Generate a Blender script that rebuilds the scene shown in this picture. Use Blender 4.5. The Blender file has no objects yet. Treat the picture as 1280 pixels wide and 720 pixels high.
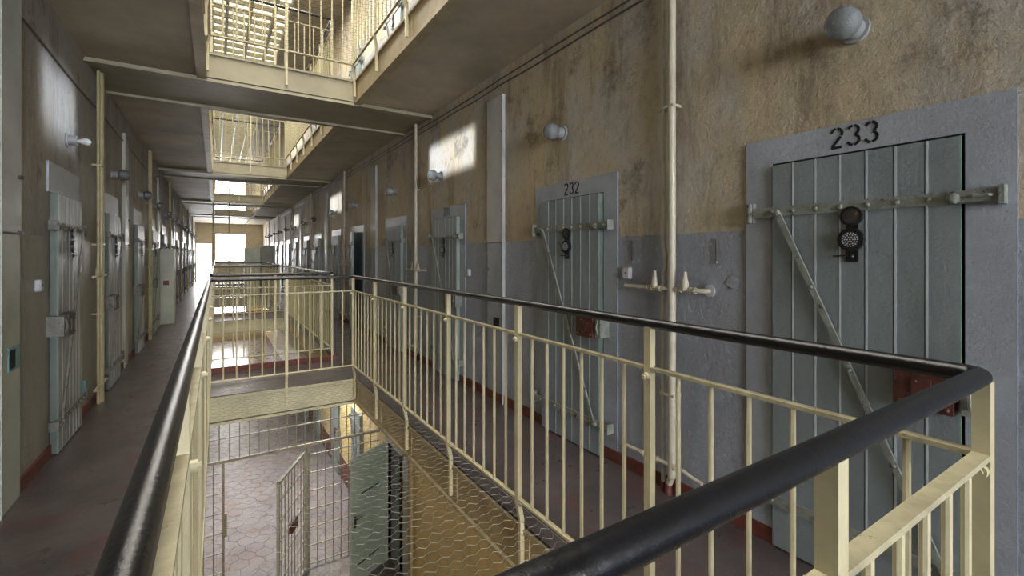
import bpy, bmesh, math, random
from mathutils import Vector, Matrix
random.seed(7)
PI = math.pi
S = bpy.context.scene
COL = S.collection

# ------------------------------------------------------------------ camera
EYE = 1.5
cam = bpy.data.cameras.new('camera'); camo = bpy.data.objects.new('camera', cam); COL.objects.link(camo)
camo.location = (0, 0, EYE)
camo.rotation_euler = (PI/2, 0, -math.radians(32.29))
cam.sensor_width = 36; cam.lens = 584/1280*36; cam.shift_y = -41/1280
cam.clip_start = 0.02; cam.clip_end = 200
S.camera = camo
# ------------------------------------------------------------------ view, world
S.view_settings.view_transform = 'Standard'
S.view_settings.look = 'None'
S.view_settings.gamma = 1
S.view_settings.use_curve_mapping = False
S.view_settings.exposure = -0.1
W = bpy.data.worlds.new('world'); S.world = W; W.use_nodes = True
W.node_tree.nodes['Background'].inputs[0].default_value = (0.75, 0.85, 1.0, 1)
W.node_tree.nodes['Background'].inputs[1].default_value = 1.0

# ------------------------------------------------------------------ layout
XR, XL = 2.45, -1.06            # wall faces
EL, ER = -0.115, 1.45            # void edges
RL, RR = -0.064, 1.40            # railing lines
Y0, Y1 = -7.0, 33.0
ST = 3.65                       # storey height
LAND = [(-1.2, 0.26)] + [(5.88+6.63*k, 7.02+6.63*k) for k in range(4)]
VOID = [(0.26, 5.88), (7.02, 12.51), (13.65, 19.14), (20.28, 25.77)]
TOP = 7.05

# ------------------------------------------------------------------ lamps and daylight
def area(name, loc, rot, sx, sy, power, col, spread=None):
    l = bpy.data.lights.new(name, 'AREA'); l.shape = 'RECTANGLE'; l.size = sx; l.size_y = sy
    l.energy = power; l.color = col
    if spread: l.spread = math.radians(spread)
    o = bpy.data.objects.new(name, l); COL.objects.link(o); o.location = loc; o.rotation_euler = rot
    return o
# daylight from the big window in the wall behind the camera
area('daylight_rear_window', (0.7, -6.7, 2.2), (PI/2, 0, 0), 3.0, 2.4, 280, (0.76, 0.85, 1.0))
# daylight falling through the roof glazing
for (a, b, e) in ((-6, -1, 180), (0.5, 5.8, 430), (7.0, 11.3, 400), (17.3, 20.2, 380)):
    area('daylight_skylight', ((EL+ER)/2, (a+b)/2, TOP-0.15), (0, 0, 0), 1.4, b-a, e, (1.0, 0.94, 0.83))
# fill lamps added to brighten the lowest storey
area('fill_ground_near', (0.7, -5.5, -1.6), (PI/2, 0, 0), 3.0, 2.2, 330, (1.0, 0.92, 0.78))
area('fill_ground_side', (1.9, 10.8, -0.6), (0, 0, 0), 0.6, 1.6, 90, (1.0, 0.96, 0.9))
area('fill_ground_middle', (0.2, 10.6, -0.45), (0, 0, 0), 1.4, 2.4, 95, (0.86, 0.9, 1.0))
# lamps added in the openings, without fixtures, to throw patches on both walls
for k in range(3):
    area('light_patch_right', (1.2, 5.32+6.63*k, 2.74), (PI/2, 0, -PI/2), 1.3, 0.42, 4.8, (0.80, 0.87, 1.0), 9)
area('light_patch_left', (-0.1, 5.1, 2.7), (PI/2, 0, PI/2), 0.9, 0.5, 3.0, (0.75, 0.84, 1.0), 25)

# ------------------------------------------------------------------ materials
MATS = {}
def new_mat(name):
    m = bpy.data.materials.new(name); m.use_nodes = True
    nt = m.node_tree; b = nt.nodes['Principled BSDF']
    return m, nt, b
def N(nt, t, **kw):
    n = nt.nodes.new(t)
    for k, v in kw.items():
        if k in n.inputs: n.inputs[k].default_value = v
        else: setattr(n, k, v)
    return n
def noise(nt, vec, scale, detail=4, rough=.6, stretch=None):
    if stretch:
        mp = N(nt, 'ShaderNodeMapping'); mp.inputs['Scale'].default_value = stretch
        nt.links.new(vec, mp.inputs['Vector']); vec = mp.outputs[0]
    n = N(nt, 'ShaderNodeTexNoise'); n.inputs['Scale'].default_value = scale
    n.inputs['Detail'].default_value = detail; n.inputs['Roughness'].default_value = rough
    nt.links.new(vec, n.inputs['Vector'])
    return n.outputs['Fac']
def ramp(nt, fac, p0, p1, c0=(0,0,0,1), c1=(1,1,1,1)):
    r = N(nt, 'ShaderNodeValToRGB'); e = r.color_ramp.elements
    e[0].position = p0; e[1].position = p1; e[0].color = c0; e[1].color = c1
    nt.links.new(fac, r.inputs[0]); return r.outputs[0]
def mix(nt, fac, a, b):
    m = N(nt, 'ShaderNodeMix', data_type='RGBA')
    for s, v in ((0, fac), (6, a), (7, b)):
        if isinstance(v, (float, int)): m.inputs[s].default_value = v
        elif isinstance(v, tuple): m.inputs[s].default_value = v if len(v) == 4 else v+(1,)
        else: nt.links.new(v, m.inputs[s])
    return m.outputs[2]
def math_(nt, op, a, b=0.0):
    m = N(nt, 'ShaderNodeMath', operation=op)
    for s, v in ((0, a), (1, b)):
        if isinstance(v, (float, int)): m.inputs[s].default_value = v
        else: nt.links.new(v, m.inputs[s])
    return m.outputs[0]
def bump(nt, b, h, strength, dist=.01):
    n = N(nt, 'ShaderNodeBump'); n.inputs['Strength'].default_value = strength; n.inputs['Distance'].default_value = dist
    nt.links.new(h, n.inputs['Height']); nt.links.new(n.outputs[0], b.inputs['Normal'])
def pos(nt): return N(nt, 'ShaderNodeNewGeometry').outputs['Position']

def paint(name, col, rough=.45, var=.18, scale=6, bmp=.15, chip=None, chip_amt=.68, metal=0, bscale=90, stretch=None):
    bmp = bmp*1.8
    m, nt, b = new_mat(name); p = pos(nt)
    n1 = noise(nt, p, scale, 5, .65, stretch)
    dark = tuple(c*(1-var*1.6) for c in col); light = tuple(min(1, c*(1+var)) for c in col)
    c = mix(nt, ramp(nt, n1, .3, .7), dark+(1,), light+(1,))
    if chip:
        n2 = noise(nt, p, 22, 6, .7)
        c = mix(nt, ramp(nt, n2, chip_amt, chip_amt+.02), c, chip+(1,))
    nt.links.new(c, b.inputs['Base Color'])
    b.inputs['Roughness'].default_value = rough; b.inputs['Metallic'].default_value = metal
    if bmp: bump(nt, b, noise(nt, p, bscale, 6, .7), min(1, bmp), .008)
    MATS[name] = m; return m

def wall_mat(name, upper, upper2, dado, low, stain, grey):
    m, nt, b = new_mat(name); p = pos(nt)
    sep = N(nt, 'ShaderNodeSeparateXYZ'); nt.links.new(p, sep.inputs[0]); z = sep.outputs[2]
    zz = math_(nt, 'MODULO', math_(nt, 'ADD', z, 7.3), ST)
    wob = math_(nt, 'MULTIPLY', math_(nt, 'SUBTRACT', noise(nt, p, 12, 3), .5), .02)
    isd = math_(nt, 'LESS_THAN', math_(nt, 'ADD', zz, wob), 1.635)
    up = mix(nt, ramp(nt, noise(nt, p, 1.1, 5, .6), .35, .65), upper, upper2)
    up = mix(nt, math_(nt, 'MULTIPLY', ramp(nt, noise(nt, p, 1.7, 7, .7, (1, 1.1, .5)), .44, .58), .8), up, grey)
    # long damp streaks, mould blotches, fine pitting
    st = ramp(nt, noise(nt, p, 2.6, 9, .74, (1, 1.5, .3)), .50, .66)
    up = mix(nt, math_(nt, 'MULTIPLY', st, .72), up, stain)
    bl = ramp(nt, noise(nt, p, 1.9, 10, .78), .56, .66)
    up = mix(nt, math_(nt, 'MULTIPLY', bl, .75), up, tuple(c*.62 for c in stain))
    fine = ramp(nt, noise(nt, p, 16, 8, .8, (1, 1, .7)), .50, .72)
    up = mix(nt, math_(nt, 'MULTIPLY', fine, .45), up, tuple(c*.6 for c in stain))
    wht = ramp(nt, noise(nt, p, 34, 6, .75), .62, .70)
    up = mix(nt, math_(nt, 'MULTIPLY', wht, .45), up, (.62, .57, .47))
    dd = mix(nt, ramp(nt, noise(nt, p, 2.5, 8, .7, (1, 1.4, .4)), .36, .66), dado, tuple(c*.70 for c in dado))
    dd = mix(nt, math_(nt, 'MULTIPLY', ramp(nt, noise(nt, p, 30, 7, .75), .58, .68), .6), dd, tuple(min(1, c*1.6) for c in dado))
    dd = mix(nt, math_(nt, 'MULTIPLY', ramp(nt, noise(nt, p, 7, 8, .75), .64, .68), .6), dd, tuple(c*.42 for c in dado))
    c = mix(nt, isd, up, dd)
    isl = math_(nt, 'LESS_THAN', z, -.25)
    lo = mix(nt, math_(nt, 'MULTIPLY', st, .6), low, tuple(v*.6 for v in low))
    c = mix(nt, isl, c, lo)
    nt.links.new(c, b.inputs['Base Color'])
    r = N(nt, 'ShaderNodeMapRange'); r.inputs['To Min'].default_value = .6; r.inputs['To Max'].default_value = .30
    nt.links.new(isd, r.inputs[0]); nt.links.new(r.outputs[0], b.inputs['Roughness'])
    h = math_(nt, 'ADD', noise(nt, p, 42, 7, .75), math_(nt, 'MULTIPLY', noise(nt, p, 9, 5, .6), 1.5))
    bump(nt, b, h, .9, .022)
    MATS[name] = m; return m

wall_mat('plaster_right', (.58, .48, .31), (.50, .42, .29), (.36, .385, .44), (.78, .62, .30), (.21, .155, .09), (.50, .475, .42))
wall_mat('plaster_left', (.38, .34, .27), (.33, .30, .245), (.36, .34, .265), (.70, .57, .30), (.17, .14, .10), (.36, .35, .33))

def floor_mat(name, c0, c1, red, rough, cracks=True):
    m, nt, b = new_mat(name); p = pos(nt)
    c = mix(nt, ramp(nt, noise(nt, p, 2.3, 6, .65), .35, .7), c0, c1)
    c = mix(nt, math_(nt, 'MULTIPLY', ramp(nt, noise(nt, p, 3.1, 5, .7), .52, .66), .6), c, red)
    c = mix(nt, math_(nt, 'MULTIPLY', ramp(nt, noise(nt, p, 60, 4, .7), .63, .7), .35), c, (.5, .48, .45))
    nt.links.new(c, b.inputs['Base Color'])
    r = ramp(nt, noise(nt, p, 5, 5, .6), .3, .7, (rough*.85,)*3+(1,), (min(1, rough*1.25),)*3+(1,))
    nt.links.new(r, b.inputs['Roughness'])
    bump(nt, b, noise(nt, p, 14, 6, .65), .25, .01)
    MATS[name] = m; return m
floor_mat('gallery_floor', (.05, .042, .043), (.095, .078, .077), (.10, .040, .035), .30)
floor_mat('ground_floor', (.17, .155, .165), (.26, .24, .245), (.22, .15, .13), .28)

paint('cream_metal', (.53, .485, .31), .38, .10, 9, .12, (.33, .22, .10), .73)
paint('cream_dusty', (.42, .385, .25), .5, .2, 14, .2, (.25, .19, .1), .66)
paint('cream_beam', (.46, .44, .31), .5, .15, 3, .12, (.35, .25, .12), .70)
paint('edge_beam', (.40, .325, .19), .5, .18, 5, .12, (.30, .20, .09), .68)
paint('black_rail', (.005, .006, .009), .26, .4, 25, .13, (.20, .19, .18), .72, bscale=60)
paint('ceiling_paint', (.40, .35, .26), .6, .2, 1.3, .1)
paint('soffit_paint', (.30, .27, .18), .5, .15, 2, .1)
paint('door_paint', (.20, .235, .25), .40, .14, 5, .4, (.09, .055, .045), .74, bscale=45, stretch=(1, 1, .35))
paint('door_groove_highlight', (.42, .47, .50), .5, .1, 5, .1)  # pale tone puts the highlight along the plank grooves into the colour
paint('door_edge_green', (.18, .25, .20), .35, .1, 5, .1)
paint('teal_dark', (.06, .12, .115), .5, .2, 4, 0)
paint('teal_door', (.10, .26, .28), .35, .15, 5, .1)
paint('frame_paint', (.33, .36, .405), .27, .12, 3, .4, (.44, .44, .42), .73, bscale=40)
paint('strap_paint', (.225, .245, .215), .42, .22, 16, .4, (.07, .05, .035), .60)
paint('strap_dark', (.16, .16, .14), .4, .3, 16, .35, (.06, .045, .035), .58)
paint('door_paint_left', (.27, .27, .235), .33, .14, 5, .4, (.42, .42, .38), .74, bscale=45, stretch=(1, 1, .35))
paint('iron_dark', (.06, .055, .05), .45, .3, 15, .3, (.25, .12, .06), .62, metal=.4)
paint('black_paint', (.012, .012, .014), .28, .2, 12, .1)
paint('lock_red', (.085, .026, .020), .4, .3, 14, .3, (.50, .47, .40), .63)
paint('red_base', (.15, .040, .028), .45, .35, 7, .3, (.10, .06, .05), .58)
paint('pipe_cream', (.47, .43, .33), .36, .12, 12, .15, (.36, .28, .16), .71)
paint('pipe_cream_left', (.40, .355, .20), .36, .12, 12, .15, (.30, .22, .10), .70)
paint('chase_paint', (.46, .48, .47), .42, .12, 3, .2)
paint('locker_grey', (.40, .42, .36), .45, .12, 3, .1)
paint('locker_dark', (.19, .19, .165), .5, .15, 3, .1)
paint('steel_door', (.40, .50, .47), .35, .1, 3, .1)
paint('grille_metal', (.30, .27, .20), .42, .2, 10, .2)
paint('net_wire', (.17, .17, .15), .45, .15, 8, 0, metal=.3)
paint('net_wire_upper', (.16, .13, .08), .5, .15, 8, 0)
paint('porcelain', (.42, .43, .43), .3, .1, 8, 0)
paint('lamp_base', (.28, .30, .30), .35, .15, 12, .1)
paint('white_plastic', (.48, .49, .52), .3, .1, 8, 0)
paint('cable_dark', (.11, .09, .07), .5, .2, 8, 0)
paint('end_wall_paint', (.60, .52, .36), .55, .1, 2, .1)
paint('dark_hole', (.01, .01, .01), .9, .1, 2, 0)
paint('galvanised', (.22, .23, .24), .4, .2, 8, .1, metal=.5)
def glass(name, col, rough=.15, ior=1.45):
    m, nt, b = new_mat(name); b.inputs['Base Color'].default_value = col+(1,)
    b.inputs['Roughness'].default_value = rough; b.inputs['Transmission Weight'].default_value = .55
    b.inputs['IOR'].default_value = ior
    ck = N(nt, 'ShaderNodeTexVoronoi'); ck.inputs['Scale'].default_value = 140
    nt.links.new(pos(nt), ck.inputs['Vector']); bump(nt, b, ck.outputs['Distance'], .6, .004)
    MATS[name] = m
glass('lamp_glass', (.36, .39, .41), .25); glass('lamp_glass_dark', (.20, .21, .21), .25); glass('bulb_glass', (.9, .92, .92), .05)
def emit(name, col, s):
    m, nt, b = new_mat(name); b.inputs['Base Color'].default_value = (.8, .8, .8, 1)
    b.inputs['Emission Color'].default_value = col+(1,); b.inputs['Emission Strength'].default_value = s
    MATS[name] = m
emit('window_daylight', (1, .99, 1), 22.0)
emit('roof_glazing', (1, .92, .74), 1.5)

# ------------------------------------------------------------------ mesh helpers
class MB:
    def __init__(s): s.v = []; s.f = []; s.mi = []
    def add(s, vs, fs, mi=0):
        o = len(s.v); s.v += [tuple(v) for v in vs]; s.f += [tuple(i+o for i in f) for f in fs]; s.mi += [mi]*len(fs)
        return s
    def box(s, x0, x1, y0, y1, z0, z1, mi=0):
        if x0 > x1: x0, x1 = x1, x0
        if y0 > y1: y0, y1 = y1, y0
        if z0 > z1: z0, z1 = z1, z0
        vs = [(x0,y0,z0),(x1,y0,z0),(x1,y1,z0),(x0,y1,z0),(x0,y0,z1),(x1,y0,z1),(x1,y1,z1),(x0,y1,z1)]
        return s.add(vs, [(0,3,2,1),(4,5,6,7),(0,1,5,4),(1,2,6,5),(2,3,7,6),(3,0,4,7)], mi)
    def tube(s, pts, r, n=8, mi=0, cap=True):
        pts = [Vector(p) for p in pts]; rings = []
        rs = r if isinstance(r, (list, tuple)) else [r]*len(pts)
        d0 = (pts[1]-pts[0]).normalized()
        up = Vector((0,0,1)) if abs(d0.z) < .9 else Vector((1,0,0))
        a = d0.cross(up).normalized()
        vs = []
        for i, p in enumerate(pts):
            d = (pts[min(i+1, len(pts)-1)]-pts[max(i-1, 0)]).normalized()
            a = (a - d*a.dot(d)).normalized(); b = d.cross(a)
            for k in range(n):
                t = 2*PI*k/n; vs.append(p+(a*math.cos(t)+b*math.sin(t))*rs[i])
        fs = []
        for i in range(len(pts)-1):
            for k in range(n):
                fs.append((i*n+k, i*n+(k+1)%n, (i+1)*n+(k+1)%n, (i+1)*n+k))
        if cap:
            fs.append(tuple(reversed(range(n)))); fs.append(tuple((len(pts)-1)*n+k for k in range(n)))
        return s.add(vs, fs, mi)
    def bar(s, p0, p1, w, h, up=(0,0,1), mi=0):
        p0, p1 = Vector(p0), Vector(p1); d = (p1-p0).normalized(); a = d.cross(Vector(up)).normalized(); b = a.cross(d)
        vs = []
        for p in (p0, p1):
            for i, j in ((-1,-1),(1,-1),(1,1),(-1,1)): vs.append(p+a*(i*w/2)+b*(j*h/2))
        return s.add(vs, [(0,3,2,1),(4,5,6,7),(0,1,5,4),(1,2,6,5),(2,3,7,6),(3,0,4,7)], mi)
    def dome(s, c, r, axis=(1,0,0), n=10, squash=.6, mi=0):
        ax = Vector(axis).normalized(); c = Vector(c)
        return s.tube([c+ax*(r*squash*math.sin(t)) for t in (0, .5, 1.0, 1.4)], [r*math.cos(t) for t in (0, .5, 1.0, 1.4)], n, mi)
    def ribbon(s, pts, w, x0, x1, mi=0):          # strip in the y-z plane, extruded in x
        for a, b in zip(pts[:-1], pts[1:]):
            s.bar((0,)+tuple(a) if False else ((x0+x1)/2, a[0], a[1]), ((x0+x1)/2, b[0], b[1]), abs(x1-x0), w, up=(0, -(b[1]-a[1]), (b[0]-a[0])), mi=mi)
        return s
    def mesh(s, name, mats, smooth=False, bevel=0):
        me = bpy.data.meshes.new(name); me.from_pydata(s.v, [], s.f)
        for m in (mats if isinstance(mats, (list, tuple)) else [mats]): me.materials.append(MATS[m])
        me.polygons.foreach_set('material_index', s.mi)
        bm = bmesh.new(); bm.from_mesh(me); bmesh.ops.recalc_face_normals(bm, faces=bm.faces)
        if bevel:
            bmesh.ops.bevel(bm, geom=[e for e in bm.edges], offset=bevel, segments=1, affect='EDGES')
        bm.to_mesh(me); bm.free()
        if smooth:
            me.shade_smooth()
            try: me.set_sharp_from_angle(angle=math.radians(40))
            except Exception: pass
        me.update(); return me

def obj(name, mb, mats, parent=None, loc=(0,0,0), smooth=False, bevel=0, label=None):
    me = mb if isinstance(mb, bpy.types.Mesh) else mb.mesh(name, mats, smooth, bevel)
    o = bpy.data.objects.new(name, me); COL.objects.link(o); o.location = loc
    if parent: o.parent = parent
    if label: o['label'] = label
    return o
def struct(name, mb, mats, label=None, **kw):
    o = obj(name, mb, mats, **kw); o['kind'] = 'structure'
    if label: o['label'] = label
    return o
def tag(o, label, cat, group=None):
    o['label'] = label; o['category'] = cat
    if group: o['group'] = group
    return o
def thing(name, loc, rz=0, label='', cat='', group=None):
    o = bpy.data.objects.new(name, None); COL.objects.link(o); o.location = loc; o.rotation_euler = (0, 0, rz)
    o.empty_display_size = .1
    return tag(o, label, cat, group)
def copy_tree(o, loc, rz=None, label=None, group=None):
    def rec(x, par):
        c = x.copy(); COL.objects.link(c); c.parent = par
        for ch in [k for k in x.children]: rec(ch, c)
        return c
    c = rec(o, None); c.location = loc
    if rz is not None: c.rotation_euler = (0, 0, rz)
    if label: c['label'] = label
    if group: c['group'] = group
    return c

# ================================================================== STRUCTURE
# walls
m = MB()
LO, LH = (6.98, 7.80), -1.62     # doorway in the lowest storey, right wall
m.box(XR, XR+.25, Y0, LO[0], -ST, TOP+.3); m.box(XR, XR+.25, LO[1], Y1, -ST, TOP+.3); m.box(XR, XR+.25, LO[0], LO[1], LH, TOP+.3)
struct('wall_right', m, 'plaster_right')
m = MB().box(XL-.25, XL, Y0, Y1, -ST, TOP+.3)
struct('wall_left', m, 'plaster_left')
m = MB()
# end wall with doorway, window, upper window
def wall_with_holes(m, y0, y1, x0, x1, z0, z1, holes):
    xs = sorted({x0, x1, *[h[0] for h in holes], *[h[1] for h in holes]}); zs = sorted({z0, z1, *[h[2] for h in holes], *[h[3] for h in holes]})
    for a, b in zip(xs[:-1], xs[1:]):
        for c, d in zip(zs[:-1], zs[1:]):
            if any(h[0] <= (a+b)/2 <= h[1] and h[2] <= (c+d)/2 <= h[3] for h in holes): continue
            m.box(a, b, y0, y1, c, d)
ENDH = [(-1.03, -.22, 0, 2.22), (-.05, 1.50, 1.12, 2.80), (-.2, 1.5, 3.95, 6.3), (-.2, 1.5, -2.6, -.6)]
wall_with_holes(m, Y1, Y1+.25, XL-.25, XR+.25, -ST, TOP+.3, ENDH)
struct('wall_end', m, 'end_wall_paint')
m = MB()
wall_with_holes(m, Y0-.25, Y0, XL-.25, XR+.25, -ST, TOP+.3, [(-.8, 2.2, 1.0, 3.3)])
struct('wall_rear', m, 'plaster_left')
# end windows
def window(n, x0, x1, z0, z1, y, nx, nz):
    f = MB()
    for i in range(nx+1):
        x = x0+(x1-x0)*i/nx; f.box(x-.02, x+.02, y, y+.06, z0, z1)
    for j in range(nz+1):
        z = z0+(z1-z0)*j/nz; f.box(x0, x1, y+.005, y+.055, z-.018, z+.018)
    w = struct('window_%d' % n, f, 'cream_beam')
    g = obj('pane', MB().box(x0, x1, y+.10, y+.11, z0, z1), 'window_daylight', w)
window(1, -.05, 1.5, 1.12, 2.8, Y1+.05, 2, 2)
window(2, -.2, 1.5, 3.95, 6.3, Y1+.05, 2, 3)
window(3, -.2, 1.5, -2.6, -.6, Y1+.05, 2, 2)
window(4, -.8, 2.2, 1.0, 3.3, Y0-.2, 4, 3)
f = MB().box(-1.03, -.99, Y1-.02, Y1+.2, 0, 2.22).box(-.26, -.22, Y1-.02, Y1+.2, 0, 2.22).box(-1.03, -.22, Y1-.02, Y1+.2, 2.18, 2.24)
d1 = struct('door_1', f, 'cream_beam')
obj('opening', MB().box(-.99, -.26, Y1+.15, Y1+.16, 0, 2.18), 'window_daylight', d1, label='open doorway filled with bright daylight')

# gallery floors, soffits, edge beams, for the storey we stand on and the one above
def storey(z, tagn):
    m = MB()
    m.box(XL, EL, Y0, Y1, z-.10, z); m.box(ER, XR, Y0, Y1, z-.10, z)
    m.box(EL, ER, Y0, -1.2, z-.10, z)
    for a, b in LAND: m.box(EL, ER, a, b, z-.10, z)
    m.box(EL, ER, 26.91, Y1, z-.10, z)
    struct('floor', m, 'gallery_floor')
    m = MB()
    m.box(XL, EL-.03, Y0, Y1, z-.26, z-.101); m.box(ER+.03, XR, Y0, Y1, z-.26, z-.101)
    m.box(EL, ER, 26.91, Y1, z-.26, z-.101); m.box(EL, ER, Y0, -1.2, z-.26, z-.101)
    struct('ceiling', m, 'ceiling_paint')
    # steel edge beams along the openings
    for n, (e, s) in enumerate(((EL, -1), (ER, 1))):
        b = MB()
        for (a, c) in VOID:
            b.box(e-s*.006, e-s*.0005, a, c, z-.29, z-.012)
            b.box(e-s*.028, e-s*.0005, a, c, z-.035, z-.012); b.box(e-s*.028, e+s*.06, a, c, z-.30, z-.27)
            k = a+.05
            while k < c:
                b.box(e-s*.012, e-s*.0005, k-.02, k+.02, z-.27, z-.035); k += .907
        struct('trim_%d' % (1+n+tagn*10), b, 'edge_beam')
    # landings: deep cross beams wall to wall with flange lips
    b = MB()
    for (a, c) in LAND[1:]:
        b.box(XL, XR, a+.03, c-.03, z-.285, z-.262)
        for y, s in ((a, 1), (c, -1)):
            b.box(EL, ER, y-s*.006, y-s*.0005, z-.27, z-.012)
            b.box(EL, ER, y-s*.028, y-s*.0005, z-.035, z-.012)
            b.box(XL, XR, y-s*.008, y+s*.09, z-.315, z-.286)
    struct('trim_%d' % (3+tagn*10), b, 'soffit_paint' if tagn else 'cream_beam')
    b = MB()
    for (a, c) in LAND[1:]:
        b.box(EL, ER, c-.045, c-.015, z, z+.075)
    struct('trim_%d' % (4+tagn*10), b, 'red_base')
storey(0, 0)
storey(ST, 1)
# front landing beam by the camera
struct('trim_5', MB().box(EL, ER, .21, .22, -.27, -.035).box(EL, ER, .17, .268, -.035, -.012).box(EL, ER, .17, .268, -.29, -.268).box(EL, ER, Y0, .2, -.27, -.101), 'cream_beam')
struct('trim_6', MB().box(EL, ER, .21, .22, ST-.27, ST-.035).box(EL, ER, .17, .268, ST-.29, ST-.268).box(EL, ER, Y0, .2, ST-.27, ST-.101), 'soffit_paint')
# ground floor
struct('floor_ground', MB().box(XL-.2, XR+2.2, Y0, Y1, -ST-.2, -ST), 'ground_floor')
# roof
m = MB().box(XL, EL, Y0, Y1, TOP, TOP+.2).box(ER, XR, Y0, Y1, TOP, TOP+.2)
struct('ceiling_roof', m, 'ceiling_paint')
struct('window_5', MB().box(EL, ER, Y0, Y1, TOP+.1, TOP+.12), 'roof_glazing')
m = MB()
y = Y0
while y < Y1:
    m.box(EL, ER, y-.02, y+.02, TOP-.03, TOP+.08); y += .42
for x in (EL+.02, .2, .66, 1.12, ER-.02): m.box(x-.03, x+.03, Y0, Y1, TOP-.06, TOP+.08)
struct('trim_7', m, 'cream_beam')
# baseboards
m = MB()
m.box(XR-.017, XR, Y0, Y1, 0, .085)
struct('baseboard_right', m, 'red_base')
struct('baseboard_left', MB().box(XL, XL+.017, Y0, Y1, 0, .085), 'red_base')
m = MB().box(XR-.012, XR, 7.9, Y1, -ST, -ST+.5).box(XR-.012, XR, Y0, 6.9, -ST, -ST+.12)
struct('baseboard_lower', m, 'red_base')
# cell behind the lowest doorway
m = MB().box(XR+.25, XR+2.1, LO[0]-.6, LO[0]-.5, -ST, -.6).box(XR+.25, XR+2.1, LO[1]+.5, LO[1]+.6, -ST, -.6).box(XR+2.1, XR+2.2, LO[0]-.6, LO[1]+.6, -ST, -.6).box(XR+.25, XR+2.2, LO[0]-.6, LO[1]+.6, -.6, -.5)
struct('wall_cell', m, 'plaster_left')
# white jambs of the lowest doorway
struct('trim_9', MB().box(XR+.05, XR+.08, LO[1]-.36, LO[1], -ST, LH), 'frame_paint')
struct('trim_8', MB().box(XR-.03, XR, LO[0]-.26, LO[0]-.05, -ST, LH+.06).box(XR-.03, XR+.25, LO[0]-.05, LO[0]+.0, -ST, LH+.05).box(XR-.03, XR+.2, LO[1], LO[1]+.05, -ST, LH+.05).box(XR-.03, XR+.2, LO[0]-.05, LO[1]+.05, LH, LH+.06), 'white_plastic')

# ================================================================== RAILINGS
ZB, ZM, ZH = .165, 1.07, 1.24
base_mesh = {}
def bal_mesh():
    if 'b' not in base_mesh: base_mesh['b'] = MB().tube([(0,0,ZB), (0,0,ZM)], .0085, 8).mesh('baluster', 'cream_metal', True)
    return base_mesh['b']
def post_mesh(low=True):
    if 'p' not in base_mesh:
        m = MB().box(-.0148, .0148, -.0148, .0148, ZB-.03, ZH-.012)
        m.bar((0, 0, ZB-.03), (.0, .018, ZB-.12), .026, .026, up=(1, 0, 0)); m.bar((0, .018, ZB-.12), (0, .018, -.22), .026, .026, up=(1, 0, 0))
        base_mesh['p'] = m.mesh('post', 'cream_metal')
        base_mesh['e'] = MB().tube([(0, -.0148, ZM-.03), (0, -.03, ZM-.03)], .014, 10).tube([(0, -.03, ZM-.03), (0, -.036, ZM-.03)], .008, 6).mesh('bolt', 'cream_metal', True)
    return base_mesh['p']
# a railing lies along local +x, y+ points to the gallery it protects
def railing(L, loc, rz, n_bays, ends, label, group=None, mid=None):
    t = thing('railing', loc, rz, label, 'railing', group)
    r = .0195
    if ends:
        bend = []
        R = .03
        pts = [(0, -R, ZH)] if False else []
        for a in range(0, 5): 
            th = PI/2*a/4; pts.append((R-R*math.cos(th)-0, -R+R*math.sin(th), ZH))
        pts2 = [(L-p[0], p[1], p[2]) for p in reversed(pts)]
        obj('handrail', MB().tube(pts+pts2, r, 16), 'black_rail', t, smooth=True)
    else:
        obj('handrail', MB().tube([(.02, 0, ZH), (L-.02, 0, ZH)], r, 16), 'black_rail', t, smooth=True)
    s = L/n_bays
    obj('middle_rail', MB().box(.0148, L-.0148, -.0145, .0145, ZM-.007, ZM+.005), 'cream_dusty', t)
    obj('bottom_rail', MB().box(.0148, L-.0148, -.012, .012, ZB-.006, ZB+.006), 'cream_metal', t)
    rng = range(0, n_bays+1) if ends else range(1, n_bays)
    for k in rng:
        p = obj('post', post_mesh(), None, t, (mid if mid else k*s, 0, 0))
        obj('bolt', base_mesh['e'], None, p)
    nb = 6 if s > .8 else 5
    for k in range(n_bays):
        for j in range(1, nb+1):
            a0, s0 = (k*s, s) if not mid else ((0, mid), (mid, L-mid))[k]
            obj('baluster', bal_mesh(), None, t, (a0+s0*j/(nb+1), 0, 0))
    return t
def rails_for(vi, z, what, copies=None, wh=None):
    a, b = VOID[vi]; a += .05; b -= .05; L = b-a
    res = {}
    names = {'right': ((RR, b, z), -PI/2), 'left': ((RL, a, z), PI/2), 'near': ((RR, a, z), PI), 'far': ((RL, b, z), 0)}
    for k, (loc, rz) in names.items():
        lab, side = what[k], k in ('right', 'left')
        src = copies.get(k) if copies else None
        if src: res[k] = copy_tree(src, loc, rz, lab)
        elif vi == 0 and k == 'near': res[k] = railing(RR-RL, loc, PI+.0104, 2, False, lab, mid=.70)
        else: res[k] = railing(L if side else RR-RL, loc, rz, 6 if side else 2, side, lab)
    return res
def labs(where): return {k: v % where for k, v in {
    'right': 'cream barred railing along the right edge of the %s',
    'left': 'cream barred railing along the left edge of the %s',
    'near': 'short cream cross railing at the near end of the %s',
    'far': 'short cream cross railing at the far end of the %s'}.items()}
R0 = rails_for(0, 0, labs('nearest floor opening, black handrail'))
R1 = rails_for(1, 0, labs('second floor opening, black handrail'))
rails_for(2, 0, labs('third floor opening, black handrail'), R1)
rails_for(3, 0, labs('farthest floor opening'), R1)
R0['near'] = R0['far']
rails_for(0, ST, labs('nearest opening overhead, upper gallery'), R0)
rails_for(1, ST, labs('second opening overhead, upper gallery'), R1)
rails_for(2, ST, labs('third opening overhead, upper gallery'), R1)
rails_for(3, ST, labs('farthest opening overhead, upper gallery'), R1)

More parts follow.
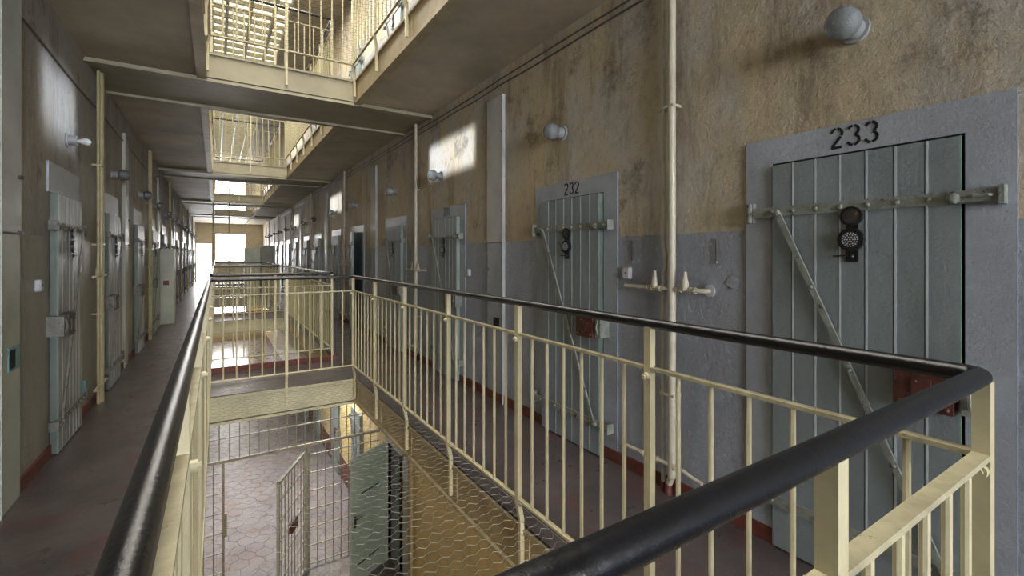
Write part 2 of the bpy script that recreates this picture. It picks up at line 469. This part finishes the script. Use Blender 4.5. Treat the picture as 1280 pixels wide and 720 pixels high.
# ================================================================== SAFETY NETS (horizontal, across each opening)
def net_mesh(L, Wd, mat, px=.068, py=.062, r=.0012, seed=3):
    rnd = random.Random(seed); m = MB()
    nx = max(2, round(Wd/px)); ny = max(2, round(L/py)); px = Wd/nx; py = L/ny
    def P(i, j):
        # honeycomb vertices: i half-columns, j rows
        x = i*px/2; y = j*py
        zig = py*.2*(1 if (i+j) % 2 == 0 else -1)
        y = min(max(y+zig, 0), L)
        rr = random.Random(i*1009+j*31+seed)
        sag = -.05*math.sin(PI*x/Wd)*math.sin(PI*min(1, max(0, y/L)))
        return Vector((x+rr.uniform(-.006, .006)*(0 < i < 2*nx), y+rr.uniform(-.008, .008), sag+rr.uniform(-.004, .004)))
    for j in range(ny+1):
        for i in range(2*nx):
            m.tube([P(i, j), P(i+1, j)], r, 3, cap=False)
        if j < ny:
            for i in range(2*nx+1):
                if (i+j) % 2 == 0: m.tube([P(i, j), P(i, j+1)], r, 3, cap=False)
    for a, b in (((0,0,0),(Wd,0,0)), ((0,L,0),(Wd,L,0)), ((0,0,0),(0,L,0)), ((Wd,0,0),(Wd,L,0))): m.tube([a, b], .003, 4)
    return m.mesh('safety_net', mat)
nm0 = net_mesh(VOID[0][1]-VOID[0][0]-.12, RR-RL-.02, 'net_wire'); nm1 = net_mesh(VOID[1][1]-VOID[1][0]-.12, RR-RL-.02, 'net_wire')
nmu0 = net_mesh(VOID[0][1]-VOID[0][0]-.12, RR-RL-.02, 'net_wire', px=.075, py=.07, r=.0016); nmu0.materials[0] = MATS['net_wire_upper']; nmu1 = net_mesh(VOID[1][1]-VOID[1][0]-.12, RR-RL-.02, 'net_wire', px=.075, py=.07, r=.0016); nmu1.materials[0] = MATS['net_wire_upper']
nlab = ['nearest floor opening, in front of the camera', 'second floor opening', 'third floor opening', 'farthest floor opening']
for z, ms, pre in ((0, (nm0, nm1), ''), (ST, (nmu0, nmu1), 'overhead ')):
    for i in range(4 if z == 0 else 3):
        o = obj('safety_net', ms[0 if i == 0 else 1], None, None, (RL+.01, VOID[i][0]+.06, z+ZB-.02))
        tag(o, ('hexagonal wire safety net stretched across the %s%s' % (pre, nlab[i].replace('floor opening, in front of the camera', 'upper gallery opening').replace('floor opening', 'upper gallery opening') if pre else nlab[i])) , 'net')

# ================================================================== CELL DOORS
DW, DH = .726, 1.96
DT = .055
def digit(ch, m, y, z, w=.045, h=.088, x0=.0, x1=.002, s=-1, t=.0115):
    def arc(cx, cz, rx, rz, a0, a1, n=8):
        return [(cx+rx*math.cos(math.radians(a0+(a1-a0)*i/n)), cz+rz*math.sin(math.radians(a0+(a1-a0)*i/n))) for i in range(n+1)]
    st = []
    if ch == '2':
        st = [arc(.5, .72, .5, .28, 165, 100, 4), arc(.5, .72, .5, .28, 80, -25), [(.88, .55), (.12, .06)], [(.0, 0), (.98, 0)]]
    if ch == '3':
        st = [arc(.5, .76, .46, .24, 160, 100, 4), arc(.5, .76, .46, .24, 80, -70), arc(.5, .26, .5, .26, 75, -78), arc(.5, .26, .5, .26, -102, -165, 4)]
    if ch == '1':
        st = [[(.5, 0), (.5, 1)], [(.22, .8), (.5, 1)]]
    if ch == '0': st = [arc(.5, .5, .45, .5, 80, -80), arc(.5, .5, .45, .5, 100, 260)]
    for l in st: m.ribbon([(y+s*p[0]*w, z+p[1]*h) for p in l], t, x0, x1)

def surround(n, wallx, yc, z, s, number=None, lab=None):
    # painted raised band round the doorway; s=+1 on the right wall
    m = MB(); x0, x1 = wallx, wallx-s*.012; w = .51; i = DW/2+.008
    if s > 0:
        m.box(x0, x1, yc-w, yc-i, z+.0, z+2.105); m.box(x0, x1, yc+i, yc+w, z, z+2.105); m.box(x0, x1, yc-i, yc+i, z+DH+.012, z+2.105)
    else: m.box(x0, x1, yc-w+.1, yc+w-.02, z+DH+.012, z+2.2)
    t = struct('trim_%d' % n, m, 'frame_paint')
    if number:
        d = MB()
        for k, ch in enumerate(number): digit(ch, d, yc+.093-k*.068, z+2.0, x0=wallx-.0125, x1=wallx-.0145)
        obj('door_number', d, 'black_paint', t, label='black stencilled number %s' % number)
        obj('shadow_gap', MB().box(wallx, wallx-.004, yc-i, yc+i, z, z+DH+.012), 'dark_hole', t)
    return t

def door_meshes(h, thick=DT, full=True):
    sp, lkm, dpm = ('strap_paint', 'lock_red', 'door_paint') if h < 0 else ('strap_dark', 'iron_dark', 'door_paint_left')
    """local: +x out of the wall, hinge side at y = h*"""
    k = (h, full, thick)
    if k in base_mesh: return base_mesh[k]
    parts = []
    w = DW/2
    m = MB().box(.008, thick-.008, -w, w, .012, DH, 1)
    n = 7
    for i in range(n):
        a = -w+DW*i/n; m.box(thick-.010, thick, a+.006, a+DW/n-.006, .012, DH, 0)
        if i: m.box(thick-.008, thick+.0015, a-.0015, a+.0062, .012, DH, 1)  # raised bead carrying the painted groove highlight
    # edge facing the lock side
    m.box(.008, thick-.001, -h*w, -h*(w-.006), .010, DH+.002, 2)
    parts.append(('leaf', m.mesh('leaf', [dpm, 'door_groove_highlight', 'door_edge_green']), []))
    for z in (1.722, .245):
        s = MB(); x = thick
        s.box(x, x+.010, h*.455, -h*.44, z-.025, z+.025)
        s.box(x, x+.004, h*.46, h*.50, z-.02, z+.02)
        s.box(0, x+.012, h*.455, h*.475, z-.05, z+.05)
        rv = MB()
        for j in range(7): rv.dome((x+.010, h*(.36-j*.105), z), .012, (1,0,0), 8, .8)
        kn = MB(); kn.tube([(x+.004, h*.475, z-.052), (x+.004, h*.475, z-.003)], .017, 12); kn.tube([(x+.004, h*.475, z+.003), (x+.004, h*.475, z+.05)], .017, 12)
        hs = MB(); hs.box(x+.010, x+.020, -h*.33, -h*.48, z-.021, z+.021); hs.dome((x+.02, -h*.345, z-.004), .022, (1,0,0), 10, .9)
        hs.tube([(x+.02, -h*.39, z), (x+.034, -h*.405, z), (x+.034, -h*.445, z), (x+.02, -h*.455, z)], .006, 6)
        hs.box(x-.03, x+.03, -h*.472, -h*.486, z-.035, z+.035)
        parts.append(('strap_hinge', s.mesh('strap_hinge', sp),
                      [('rivets', rv.mesh('rivets', sp, True)), ('hinge_knuckle', kn.mesh('hinge_knuckle', sp, True)), ('hasp', hs.mesh('hasp', sp))]))
    b = MB(); b.bar((thick+.016, h*.325, 1.715), (thick+.016, -h*.32, .25), .012, .026, up=(0, h*1, .39))
    b.dome((thick+.022, h*.325, 1.715), .018, (1,0,0), 8, .6)
    for f in (.25, .5, .75): b.dome((thick+.022, h*(.325-.645*f), 1.715-1.465*f), .010, (1,0,0), 6, .8)
    parts.append(('brace', b.mesh('brace', sp), []))
    pk = MB(); x = thick
    pk.box(x, x+.008, -.024, .024, 1.47, 1.74)
    pk.tube([(x+.004, 0, 1.675), (x+.020, 0, 1.675)], .044, 20); pk.tube([(x+.004, 0, 1.570), (x+.024, 0, 1.570)], .052, 20)
    pk.dome((x+.008, 0, 1.495), .012, (1,0,0), 8, 1)
    pk.tube([(x+.01, -h*.0, 1.497), (x+.02, h*.07, 1.497)], .004, 6)
    din = MB().tube([(x+.020, 0, 1.675), (x+.0215, 0, 1.675)], .032, 18)
    dot = MB()
    for r_, c_ in ((0, 1), (.011, 6), (.021, 12), (.030, 17)):
        for q in range(c_):
            a = 2*PI*q/c_; dot.tube([(x+.024, r_*math.cos(a), 1.57+r_*math.sin(a)), (x+.026, r_*math.cos(a), 1.57+r_*math.sin(a))], .0034, 6)
    parts.append(('peephole', pk.mesh('peephole', 'black_paint', True),
                  [('lens', din.mesh('lens', 'iron_dark', True)), ('speaking_grille', dot.mesh('speaking_grille', 'white_plastic'))]))
    lk = MB(); lk.box(x, x+.055, -h*.17, -h*.355, .885, 1.055)
    for a in (-h*.19, -h*.335):
        for z in (.905, 1.035): lk.dome((x+.055, a, z), .011, (1,0,0), 8, .8)
    lk.box(x+.055, x+.062, -h*.23, -h*.29, .93, 1.01)
    lp = MB().box(.0, x+.045, -h*.372, -h*.43, .895, 1.045).tube([(x+.045, -h*.40, .92), (x+.06, -h*.40, .97), (x+.045, -h*.40, 1.02)], .007, 6)
    parts.append(('lock_box', lk.mesh('lock_box', lkm), [('strike_plate', lp.mesh('strike_plate', sp))]))
    base_mesh[k] = parts
    return parts
def door(loc, rz, h, label, group=None, thick=DT):
    t = thing('cell_door', loc, rz, label, 'door', group)
    for n, me, subs in door_meshes(h, thick):
        p = obj(n, me, None, t)
        for sn, sm in subs: obj(sn, sm, None, p)
    return t
PR = [1.957+4.423*k for k in range(7)]         # right-hand service pipes
RD = []
for p in PR: RD += [p-.995, p+.997]
RD[0] = .960; RD[1] = 2.95
nums = ['233', '232', '231', '230']
rl = ['blue-grey plank cell door numbered 233, nearest on the right', 'blue-grey plank cell door right of the tall grey duct panel, numbered 232',
      'blue-grey plank cell door left of the tall grey duct panel, numbered 231', 'narrow-looking plank cell door beyond the pipe left of door 231']
n_tr = 40
for i, y in enumerate(RD):
    if y > 31.5: continue
    num = nums[i] if i < 3 else None
    surround(n_tr, XR, y, 0, 1, num); n_tr += 1
    if i in (4, 9, 10): continue
    x = XR
    door((x, y, 0), PI, -1, rl[i] if i < 4 else 'closed plank cell door far along the right wall, %s from the camera' % ['', '', '', '', 'fifth', 'sixth', 'seventh', 'eighth', 'ninth', 'tenth', 'eleventh', 'twelfth', 'thirteenth', 'fourteenth'][i],
         'plank cell doors on the right wall', .03 if i == 0 else DT)
# the ajar one with the green edge, and two teal ones
o = door((XR-.03, RD[4]+.36, 0), PI, -1, 'cell door standing ajar showing its green edge, fifth along the right wall', 'plank cell doors on the right wall', .05)
for c in o.children: c.location.y += .36
o.rotation_euler.z = PI-math.radians(10)
struct('trim_90', MB().box(XR, XR-.004, RD[4]-.36, RD[4]+.36, 0, 1.97), 'teal_dark')
for i, w in ((9, 'first'), (10, 'second')):
    t = thing('panel_door', (XR, RD[i], 0), PI, 'teal painted door far along the right wall, %s of the two teal ones' % w, 'door')
    obj('leaf', MB().box(0, .06, -.36, .36, .01, DH), 'teal_door', t, bevel=.004)
    obj('handle', MB().tube([(.06, .28, 1.0), (.10, .28, 1.0), (.10, .20, 1.0)], .009, 8), 'iron_dark', t, smooth=True)
# left wall
PL = [6.25+4.21*k for k in range(7)]
LD = []
for p in PL: LD += [p-1.10, p+.87]
lo = ['nearest', 'second', 'third', 'fourth', 'fifth', 'sixth', 'seventh', 'eighth', 'ninth', 'tenth', 'eleventh', 'twelfth', 'thirteenth', 'fourteenth']
for i, y in enumerate(LD):
    if y > 32: continue
    surround(n_tr, XL, y, 0, -1); n_tr += 1
    door((XL, y, 0), 0, 1, 'plank cell door with green edge on the left wall, %s from the camera' % lo[i], 'plank cell doors on the left wall', .055)
# doors of the upper gallery and of the ground storey glimpsed through the openings
for y in (5.37, 7.38, 9.81, 11.8, 14.23):
    surround(n_tr, XR, y, ST, 1); n_tr += 1
    door((XR, y, ST), PI, -1, 'cell door on the upper gallery, right wall, seen through the opening overhead', 'upper gallery cell doors')
for y in (9.81, 11.8, 14.23, 16.2):
    door((XR, y, -ST), PI, -1, 'cell door on the lowest storey, right wall, seen down through the openings', 'ground storey cell doors')

# ================================================================== PIPES, DUCT PANELS, CABLES
def pipes_right(y, label, detailed=True):
    t = thing('service_pipes', (XR, y, 0), PI, label, 'pipe', 'service pipes on the right wall')
    g = MB().tube([(.055, .03, .12), (.055, .03, 3.36)], .0245, 14).tube([(.055, .03, .12), (.05, .0, .06), (.05, 0, .012)], .021, 12)
    obj('riser_pipe', g, 'pipe_cream', t, smooth=True)
    g = MB().tube([(.045, -.045, .012), (.045, -.045, 1.34), (.045, -.045, 1.38), (.05, -.02, 1.43), (.05, -.02, 1.50), (.045, -.045, 1.56), (.045, -.045, 3.36)], .013, 12)
    obj('thin_pipe', g, 'pipe_cream', t, smooth=True)
    if detailed:
        obj('red_collar', MB().tube([(.05, 0, .0), (.05, 0, .07)], .0235, 12).tube([(.045, -.045, .0), (.045, -.045, .06)], .0155, 12), 'red_base', t, smooth=True)
        b = MB().tube([(.06, -.36, 1.29), (.06, .22, 1.29), (.03, .26, 1.29), (.0, .26, 1.29)], .013, 12)
        for a in (-.16, -.13, -.06, .07, .10, .17, .2): b.tube([(.06, a-.008, 1.29), (.06, a+.008, 1.29)], .019, 8)
        br = obj('branch_pipe', b, 'pipe_cream', t, smooth=True)
        for a in (-.10, .13):
            obj('valve', MB().tube([(.06, a, 1.29), (.06, a, 1.33), (.06, a, 1.36), (.06, a, 1.40)], [.024, .022, .015, .010], 12), 'pipe_cream', br, smooth=True)
        obj('wall_rose', MB().tube([(.0, .26, 1.29), (.012, .26, 1.29)], .035, 16), 'white_plastic', br, smooth=True)
        b = MB().tube([(.06, -.38, .19), (.06, .12, .19), (.05, .16, .17), (.05, .24, .16)], .013, 10)
        for a in (-.2, -.08, .06): b.tube([(.06, a-.01, .19), (.06, a+.01, .19)], .02, 8)
        obj('lower_branch_pipe', b, 'pipe_cream', t, smooth=True)
        for z in (.62, 1.04, 2.42):
            obj('pipe_clip', MB().box(.0, .078, -.015, .058, z, z+.016).box(.0, .06, -.062, -.015, z, z+.014), 'pipe_cream', t)
    return t
pl = ['between doors 233 and 232', 'left of door 231', 'third set along the right wall', 'fourth set along the right wall', 'fifth set along the right wall', 'sixth set along the right wall', 'seventh set along the right wall']
p0 = None
for i, y in enumerate(PR):
    if i == 0: p0 = pipes_right(y, 'pair of cream heating pipes rising up the wall ' + pl[i])
    else: copy_tree(p0, (XR, y, 0), PI, 'pair of cream heating pipes, ' + pl[i])
q0 = None
for i, y in enumerate(PL):
    lab = 'olive cream riser pipes on the left wall, %s from the camera' % lo[i]
    if q0 is None:
        q0 = thing('service_pipes', (XL, y, 0), 0, lab, 'pipe', 'service pipes on the left wall')
        obj('riser_pipe', MB().tube([(.06, .03, .0), (.06, .03, 3.36)], .026, 14), 'pipe_cream_left', q0, smooth=True)
        obj('thin_pipe', MB().tube([(.05, -.04, 0), (.05, -.04, 3.36)], .015, 12), 'pipe_cream_left', q0, smooth=True)
        b = MB().tube([(.06, -.32, 1.29), (.06, .26, 1.29)], .014, 10)
        for a in (-.13, .1): b.tube([(.06, a, 1.29), (.06, a, 1.37)], .018, 8)
        obj('branch_pipe', b, 'pipe_cream_left', q0, smooth=True)
        obj('lower_branch_pipe', MB().tube([(.06, -.25, .18), (.06, .30, .18)], .014, 10), 'pipe_cream_left', q0, smooth=True)
        for z in (.9, 1.6, 2.4): obj('pipe_clip', MB().box(0, .088, -.058, .058, z, z+.016), 'pipe_cream_left', q0)
    else: copy_tree(q0, (XL, y, 0), 0, lab)
DU = [4.17+4.423*k for k in range(7)]
for i, y in enumerate(DU):
    if y > 32: break
    t = thing('duct_panel', (XR, y, 0), PI, ['tall grey duct panel on the right wall between doors 232 and 231'][0] if i == 0 else 'tall grey duct panel on the right wall, %s from the camera' % lo[i], 'panel', 'duct panels on the right wall')
    obj('upper_cover', MB().box(0, .03, -.155, .155, 1.635, 3.12), 'chase_paint', t, bevel=.003)
    lc = obj('lower_cover', MB().box(0, .024, -.155, .155, .09, 1.625), 'frame_paint', t, bevel=.003)
    obj('edge_strip', MB().box(0, .034, .155, .164, .0, 3.12), 'porcelain', t)
    obj('vent_hole', MB().box(.024, .026, -.03, .09, .73, .86), 'dark_hole', lc)
    for yy, zz in ((.14, 2.75), (.14, 1.95), (.14, 1.35), (-.13, 1.35)): obj('catch', MB().dome((.028, yy, zz), .014), 'strap_paint', t)
for i, y in enumerate([3.94+4.21*k for k in range(7)]):
    if y > 32: break
    t = thing('duct_panel', (XL, y, 0), 0, 'tall beige duct panel on the left wall, %s from the camera' % lo[i], 'panel', 'duct panels on the left wall')
    obj('upper_cover', MB().box(0, .03, -.16, .16, 1.635, 3.12), 'frame_paint' if i else 'chase_paint', t, bevel=.003)
    obj('lower_cover', MB().box(0, .024, -.16, .16, .0, 1.625), 'locker_grey', t, bevel=.003)
    obj('edge_strip', MB().box(0, .034, -.168, -.16, .0, 3.12), 'locker_grey', t)
    for zz in (1.98, 1.64): obj('catch', MB().box(.024, .045, .10, .14, zz-.01, zz+.01), 'iron_dark', t)
# cables high on the walls
def cable(x, s, z, label):
    m = MB(); pts = []
    y = Y0+.1
    while y < Y1:
        pts.append((x-s*.012, y, z+random.uniform(-.008, .008))); y += .55
    m.tube(pts, .007, 6)
    o = obj('wall_cable', m, 'cable_dark', None, smooth=True); tag(o, label, 'cable')
cable(XR, 1, 3.225, 'dark cable running along the top of the right wall')
cable(XR, 1, 3.285, 'upper dark cable running just under the right ceiling')
cable(XL, -1, 3.01, 'dark cable running along the top of the left wall')

# ================================================================== WALL LAMPS
def lamp(kind):
    t = thing('wall_lamp', (0, 0, 0), 0, '', 'lamp')
    obj('lamp_base', MB().tube([(0, 0, 0), (.015, 0, 0)], .06, 18).tube([(.015, 0, 0), (.07, 0, 0)], [.045, .042], 18), 'lamp_base', t, smooth=True)
    if kind == 'bulb':
        obj('bulb', MB().tube([(.07, 0, 0), (.085, 0, 0), (.10, 0, 0), (.125, 0, 0), (.145, 0, 0), (.158, 0, 0)], [.014, .015, .024, .031, .024, .006], 16), 'bulb_glass', t, smooth=True)
    else:
        pr = [(.068, .042), (.078, .056), (.10, .068), (.13, .070), (.155, .062), (.172, .044), (.180, .015)]
        obj('lamp_glass', MB().tube([(a, 0, 0) for a, r in pr], [r for a, r in pr], 24), kind, t, smooth=True)
    return t
la, lb, lc_ = lamp('lamp_glass'), lamp('lamp_glass_dark'), lamp('bulb')
rn = ['above the nearest door, at the top right', 'right of the tall grey duct panel', 'beside the bright patch of light', 'left of the pipes beyond the bright patch']
for i, y in enumerate(RD):
    if y > 31: break
    lab = ('ribbed glass wall lamp ' + rn[i]) if i < 4 else 'ribbed glass wall lamp on the right wall, %s from the camera' % lo[i]
    src = la if i in (0, 1, 2, 3, 4) else lb
    loc = (XR, y+(.13 if i == 1 else .2 if i == 2 else 0), 2.52)
    if i == 0: la.location = loc; la.rotation_euler.z = PI; tag(la, lab, 'lamp', 'glass wall lamps on the right wall')
    else: copy_tree(src, loc, PI, lab, 'glass wall lamps on the right wall')
for i, y in enumerate(LD):
    if y > 31: break
    yy = y+.12; loc = (XL, yy, 2.46)
    if i == 0: lc_.location = loc; tag(lc_, 'bare clear bulb in a grey holder on the left wall above the nearest door', 'lamp')
    elif i == 1: lb.location = loc; lb.rotation_euler.z = 0; tag(lb, 'dark glass wall lamp on the left wall, second from the camera', 'lamp', 'dark glass wall lamps on the left wall')
    else: copy_tree(lb, loc, 0, 'dark glass wall lamp on the left wall, %s from the camera' % lo[i], 'dark glass wall lamps on the left wall')

# ================================================================== SMALL WALL FITTINGS
def rounded_box(name, loc, sx, sy, sz, mat, label, cat, dark=None):
    t = thing(name, loc, 0, label, cat)
    obj('cover', MB().box(0, sx, -sy/2, sy/2, -sz/2, sz/2), mat, t, bevel=min(sx, sy, sz)*.25)
    if dark: obj('button', MB().dome((dark*abs(sx) if dark > 0 else sx, 0, .005), .008, (1 if sx > 0 else -1, 0, 0)), 'black_paint', t)
    return t
def switch(x, y, z, s, label):
    t = thing('wall_switch', (x, y, z), 0 if s > 0 else PI, label, 'switch')
    obj('cover', MB().box(0, .038, -.035, .035, -.042, .042), 'white_plastic', t, bevel=.009)
    obj('button', MB().dome((.038, .0, .0), .007), 'black_paint', t)
switch(XR, 2.335, 1.375, -1, 'small white switch box on the blue-grey wall left of the pipes by door 233')
switch(XR, 4.78, 1.30, -1, 'small white switch box on the wall right of door 231')
switch(XL, 4.48, 1.29, 1, 'small white switch box on the left wall before the nearest door')
o = obj('wall_disc', MB().tube([(0,0,0), (.006,0,0)], .034, 24), 'frame_paint', None, (XR-.006, 1.555, 1.345), smooth=True); tag(o, 'round blue-grey cover disc on the wall left of door 233', 'cover')
for y, l in ((1.655, 'thin vertical rod with a knob fixed on the wall right of the pipes'), (2.30, 'thin vertical rod with a knob fixed on the wall above the white switch box')):
    t = thing('wall_rod', (XR, y, 1.46), PI, l, 'fitting')
    obj('rod', MB().tube([(.008, 0, .0), (.008, 0, .14)], .004, 8), 'iron_dark', t); obj('knob', MB().dome((.004, 0, .0), .012), 'frame_paint', t)
t = thing('wall_niche', (XL, 3.98, .88), 0, 'small recessed blue box low on the left wall at the picture edge', 'niche')
obj('frame', MB().box(0.024, .03, -.09, .09, -.07, .07), 'teal_door', t); obj('lining', MB().box(.03, .032, -.07, .01, -.055, .055), 'dark_hole', t)
o = obj('bracket', MB().box(0, .05, -.03, .03, -.04, .05).tube([(.05, 0, .06), (.05, 0, -.06)], .015, 8), 'teal_door', None, (XL, 5.62, .31)); tag(o, 'small teal iron bracket low on the left wall between the pipes and the nearest door', 'bracket')

# ================================================================== CUPBOARDS, LADDER
t = thing('steel_locker', (-.98, 12.8, 0), 0, 'tall pale grey steel locker standing against the left wall', 'locker')
obj('body', MB().box(-.07, .20, -.2, .2, .0, 1.64), 'locker_grey', t, bevel=.006)
obj('door', MB().box(-.05, .18, -.215, -.2, .05, 1.60), 'locker_grey', t)
obj('lock_plate', MB().box(0.0, .10, -.22, -.214, .85, .95), 'red_base', t, label='brown worn patch around the lock')
for (x0, x1, y, mat, l, h) in ((.86, 1.36, 19.72, 'locker_grey', 'pale green-grey cupboard on the far landing, left of the darker one', 1.78), (1.37, 1.83, 19.35, 'locker_dark', 'dark grey cupboard on the far landing, right of the paler one', 1.86)):
    t = thing('cupboard', ((x0+x1)/2, y, 0), 0, l, 'cupboard'); w = (x1-x0)/2
    obj('body', MB().box(-w, w, 0, .38, 0, h), mat, t, bevel=.006)
    for s in (-1, 1):
        d = obj('door', MB().box(s*.004, s*(w-.02), -.012, 0, .06, h-.04), mat, t)
        obj('knob', MB().dome((s*.03, -.012, .95), .012, (0,-1,0)), 'iron_dark', d)
t = thing('ladder', (.13, 19.45, 0), 0, 'thin steel ladder standing up through the opening at the far landing', 'ladder')
for s in (-.24, .24): obj('stile', MB().tube([(s, 0, 0), (s, 0, 3.9)], .018, 8), 'grille_metal', t, smooth=True)
for k in range(13): obj('rung', MB().tube([(-.24, 0, .3+.28*k), (.24, 0, .3+.28*k)], .011, 6), 'grille_metal', t)

# ================================================================== GROUND STOREY: barred partition, open gate, open door
GY = 8.3; zt = -1.62; zf = -ST; zc = -.32
m = MB(); mb = MB()
def barsx(m, x0, x1, z0, z1, n, r=.008):
    for i in range(n+1):
        x = x0+(x1-x0)*i/n; m.tube([(x, GY, z0), (x, GY, z1)], r, 6)
t = thing('barred_partition', (0, 0, 0), 0, 'fixed steel bar partition crossing the lowest storey beneath the landing', 'grille')
t.location = (0, GY, zf)
def sh(m):
    m.v = [(v[0], v[1]-GY, v[2]-zf) for v in m.v]; return m
m = MB(); barsx(m, XL+.03, XR-.03, zt, zc, 26)
for z in (zt+.35, zt+.72, zc-.03): m.bar((XL, GY, z), (XR, GY, z), .03, .012)
obj('upper_grille', sh(m), 'grille_metal', t)
obj('transom', sh(MB().bar((XL, GY, zt), (XR, GY, zt), .04, .04)), 'grille_metal', t)
m = MB(); barsx(m, 1.29, XR-.03, zf, zt, 9)
for k in range(7): m.bar((1.29, GY, zf+.06+k*.3), (XR, GY, zf+.06+k*.3), .03, .012)
obj('right_grille', sh(m), 'grille_metal', t)
m = MB(); barsx(m, XL+.03, .08, zf, zt, 9)
for k in range(7): m.bar((XL, GY, zf+.06+k*.3), (.08, GY, zf+.06+k*.3), .03, .012)
obj('left_grille', sh(m), 'grille_metal', t)
obj('gate_post', sh(MB().box(1.25, 1.30, GY-.025, GY+.025, zf, zt).box(.07, .10, GY-.03, GY+.03, zf, zt).box(.10, .13, GY-.04, GY+.03, zf+.9, zf+1.25)), 'grille_metal', t)
ga = math.atan2(5.59-6.39, .577-.99)
g = thing('barred_gate', (1.24, GY-.05, zf), ga, 'open barred steel gate swung towards the camera on the lowest storey', 'gate')
GW = 1.14; GH = ST+zt-.05
m = MB()
for x in (0.02, GW-.02): m.box(x-.022, x+.022, -.018, .018, .04, GH)
for z in (.06, GH-.02): m.box(0, GW, -.018, .018, z-.02, z+.02)
obj('gate_frame', m, 'locker_grey', g)
m = MB()
for k in range(1, 9): m.tube([(GW*k/9, 0, .06), (GW*k/9, 0, GH)], .008, 6)
obj('bars', m, 'grille_metal', g)
m = MB()
for k in range(1, 7): m.box(0, GW, -.016, .016, GH*k/7-.006, GH*k/7+.006)
obj('crossbar', m, 'grille_metal', g)
obj('lock_plate', MB().box(GW*.42, GW*.6, -.03, .03, 1.0, 1.16), 'lock_red', g)
# grey steel door on the right wall of the ground storey
dx, dy = 1.84-XR, 7.83-8.2
g = thing('steel_door', (XR-.03, LO[1]+.02, zf), math.atan2(dy, dx), 'open grey-green steel door on the lowest storey below the right gallery', 'door')
obj('leaf', MB().box(0, .80, -.02, .02, .02, 2.0), 'steel_door', g, bevel=.004)
obj('slots', MB().box(.2, .6, .0205, .023, 1.38, 1.40).box(.2, .42, .0205, .023, .30, .32).box(.48, .66, .0205, .023, .30, .32), 'dark_hole', g)
obj('handle', MB().box(.70, .75, .02, .03, .92, 1.1).tube([(.725, .03, 1.06), (.725, .07, 1.06), (.62, .07, 1.06)], .009, 8), 'iron_dark', g)
obj('hinge', MB().tube([(0, .0, .25), (0, 0, .37)], .014, 8).tube([(0, 0, 1.6), (0, 0, 1.72)], .014, 8), 'iron_dark', g)
# ground storey pipe beside the doorway
t = thing('floor_pipe', (XR-.05, 6.55, -ST), 0, 'ochre pipe climbing the yellow wall of the lowest storey', 'pipe')
obj('pipe', MB().tube([(0, 0, 0), (0, 0, 3.3)], .03, 12), 'edge_beam', t, smooth=True)
obj('thin_pipe', MB().tube([(0, .09, 0), (0, .09, 3.3)], .018, 10), 'edge_beam', t, smooth=True)
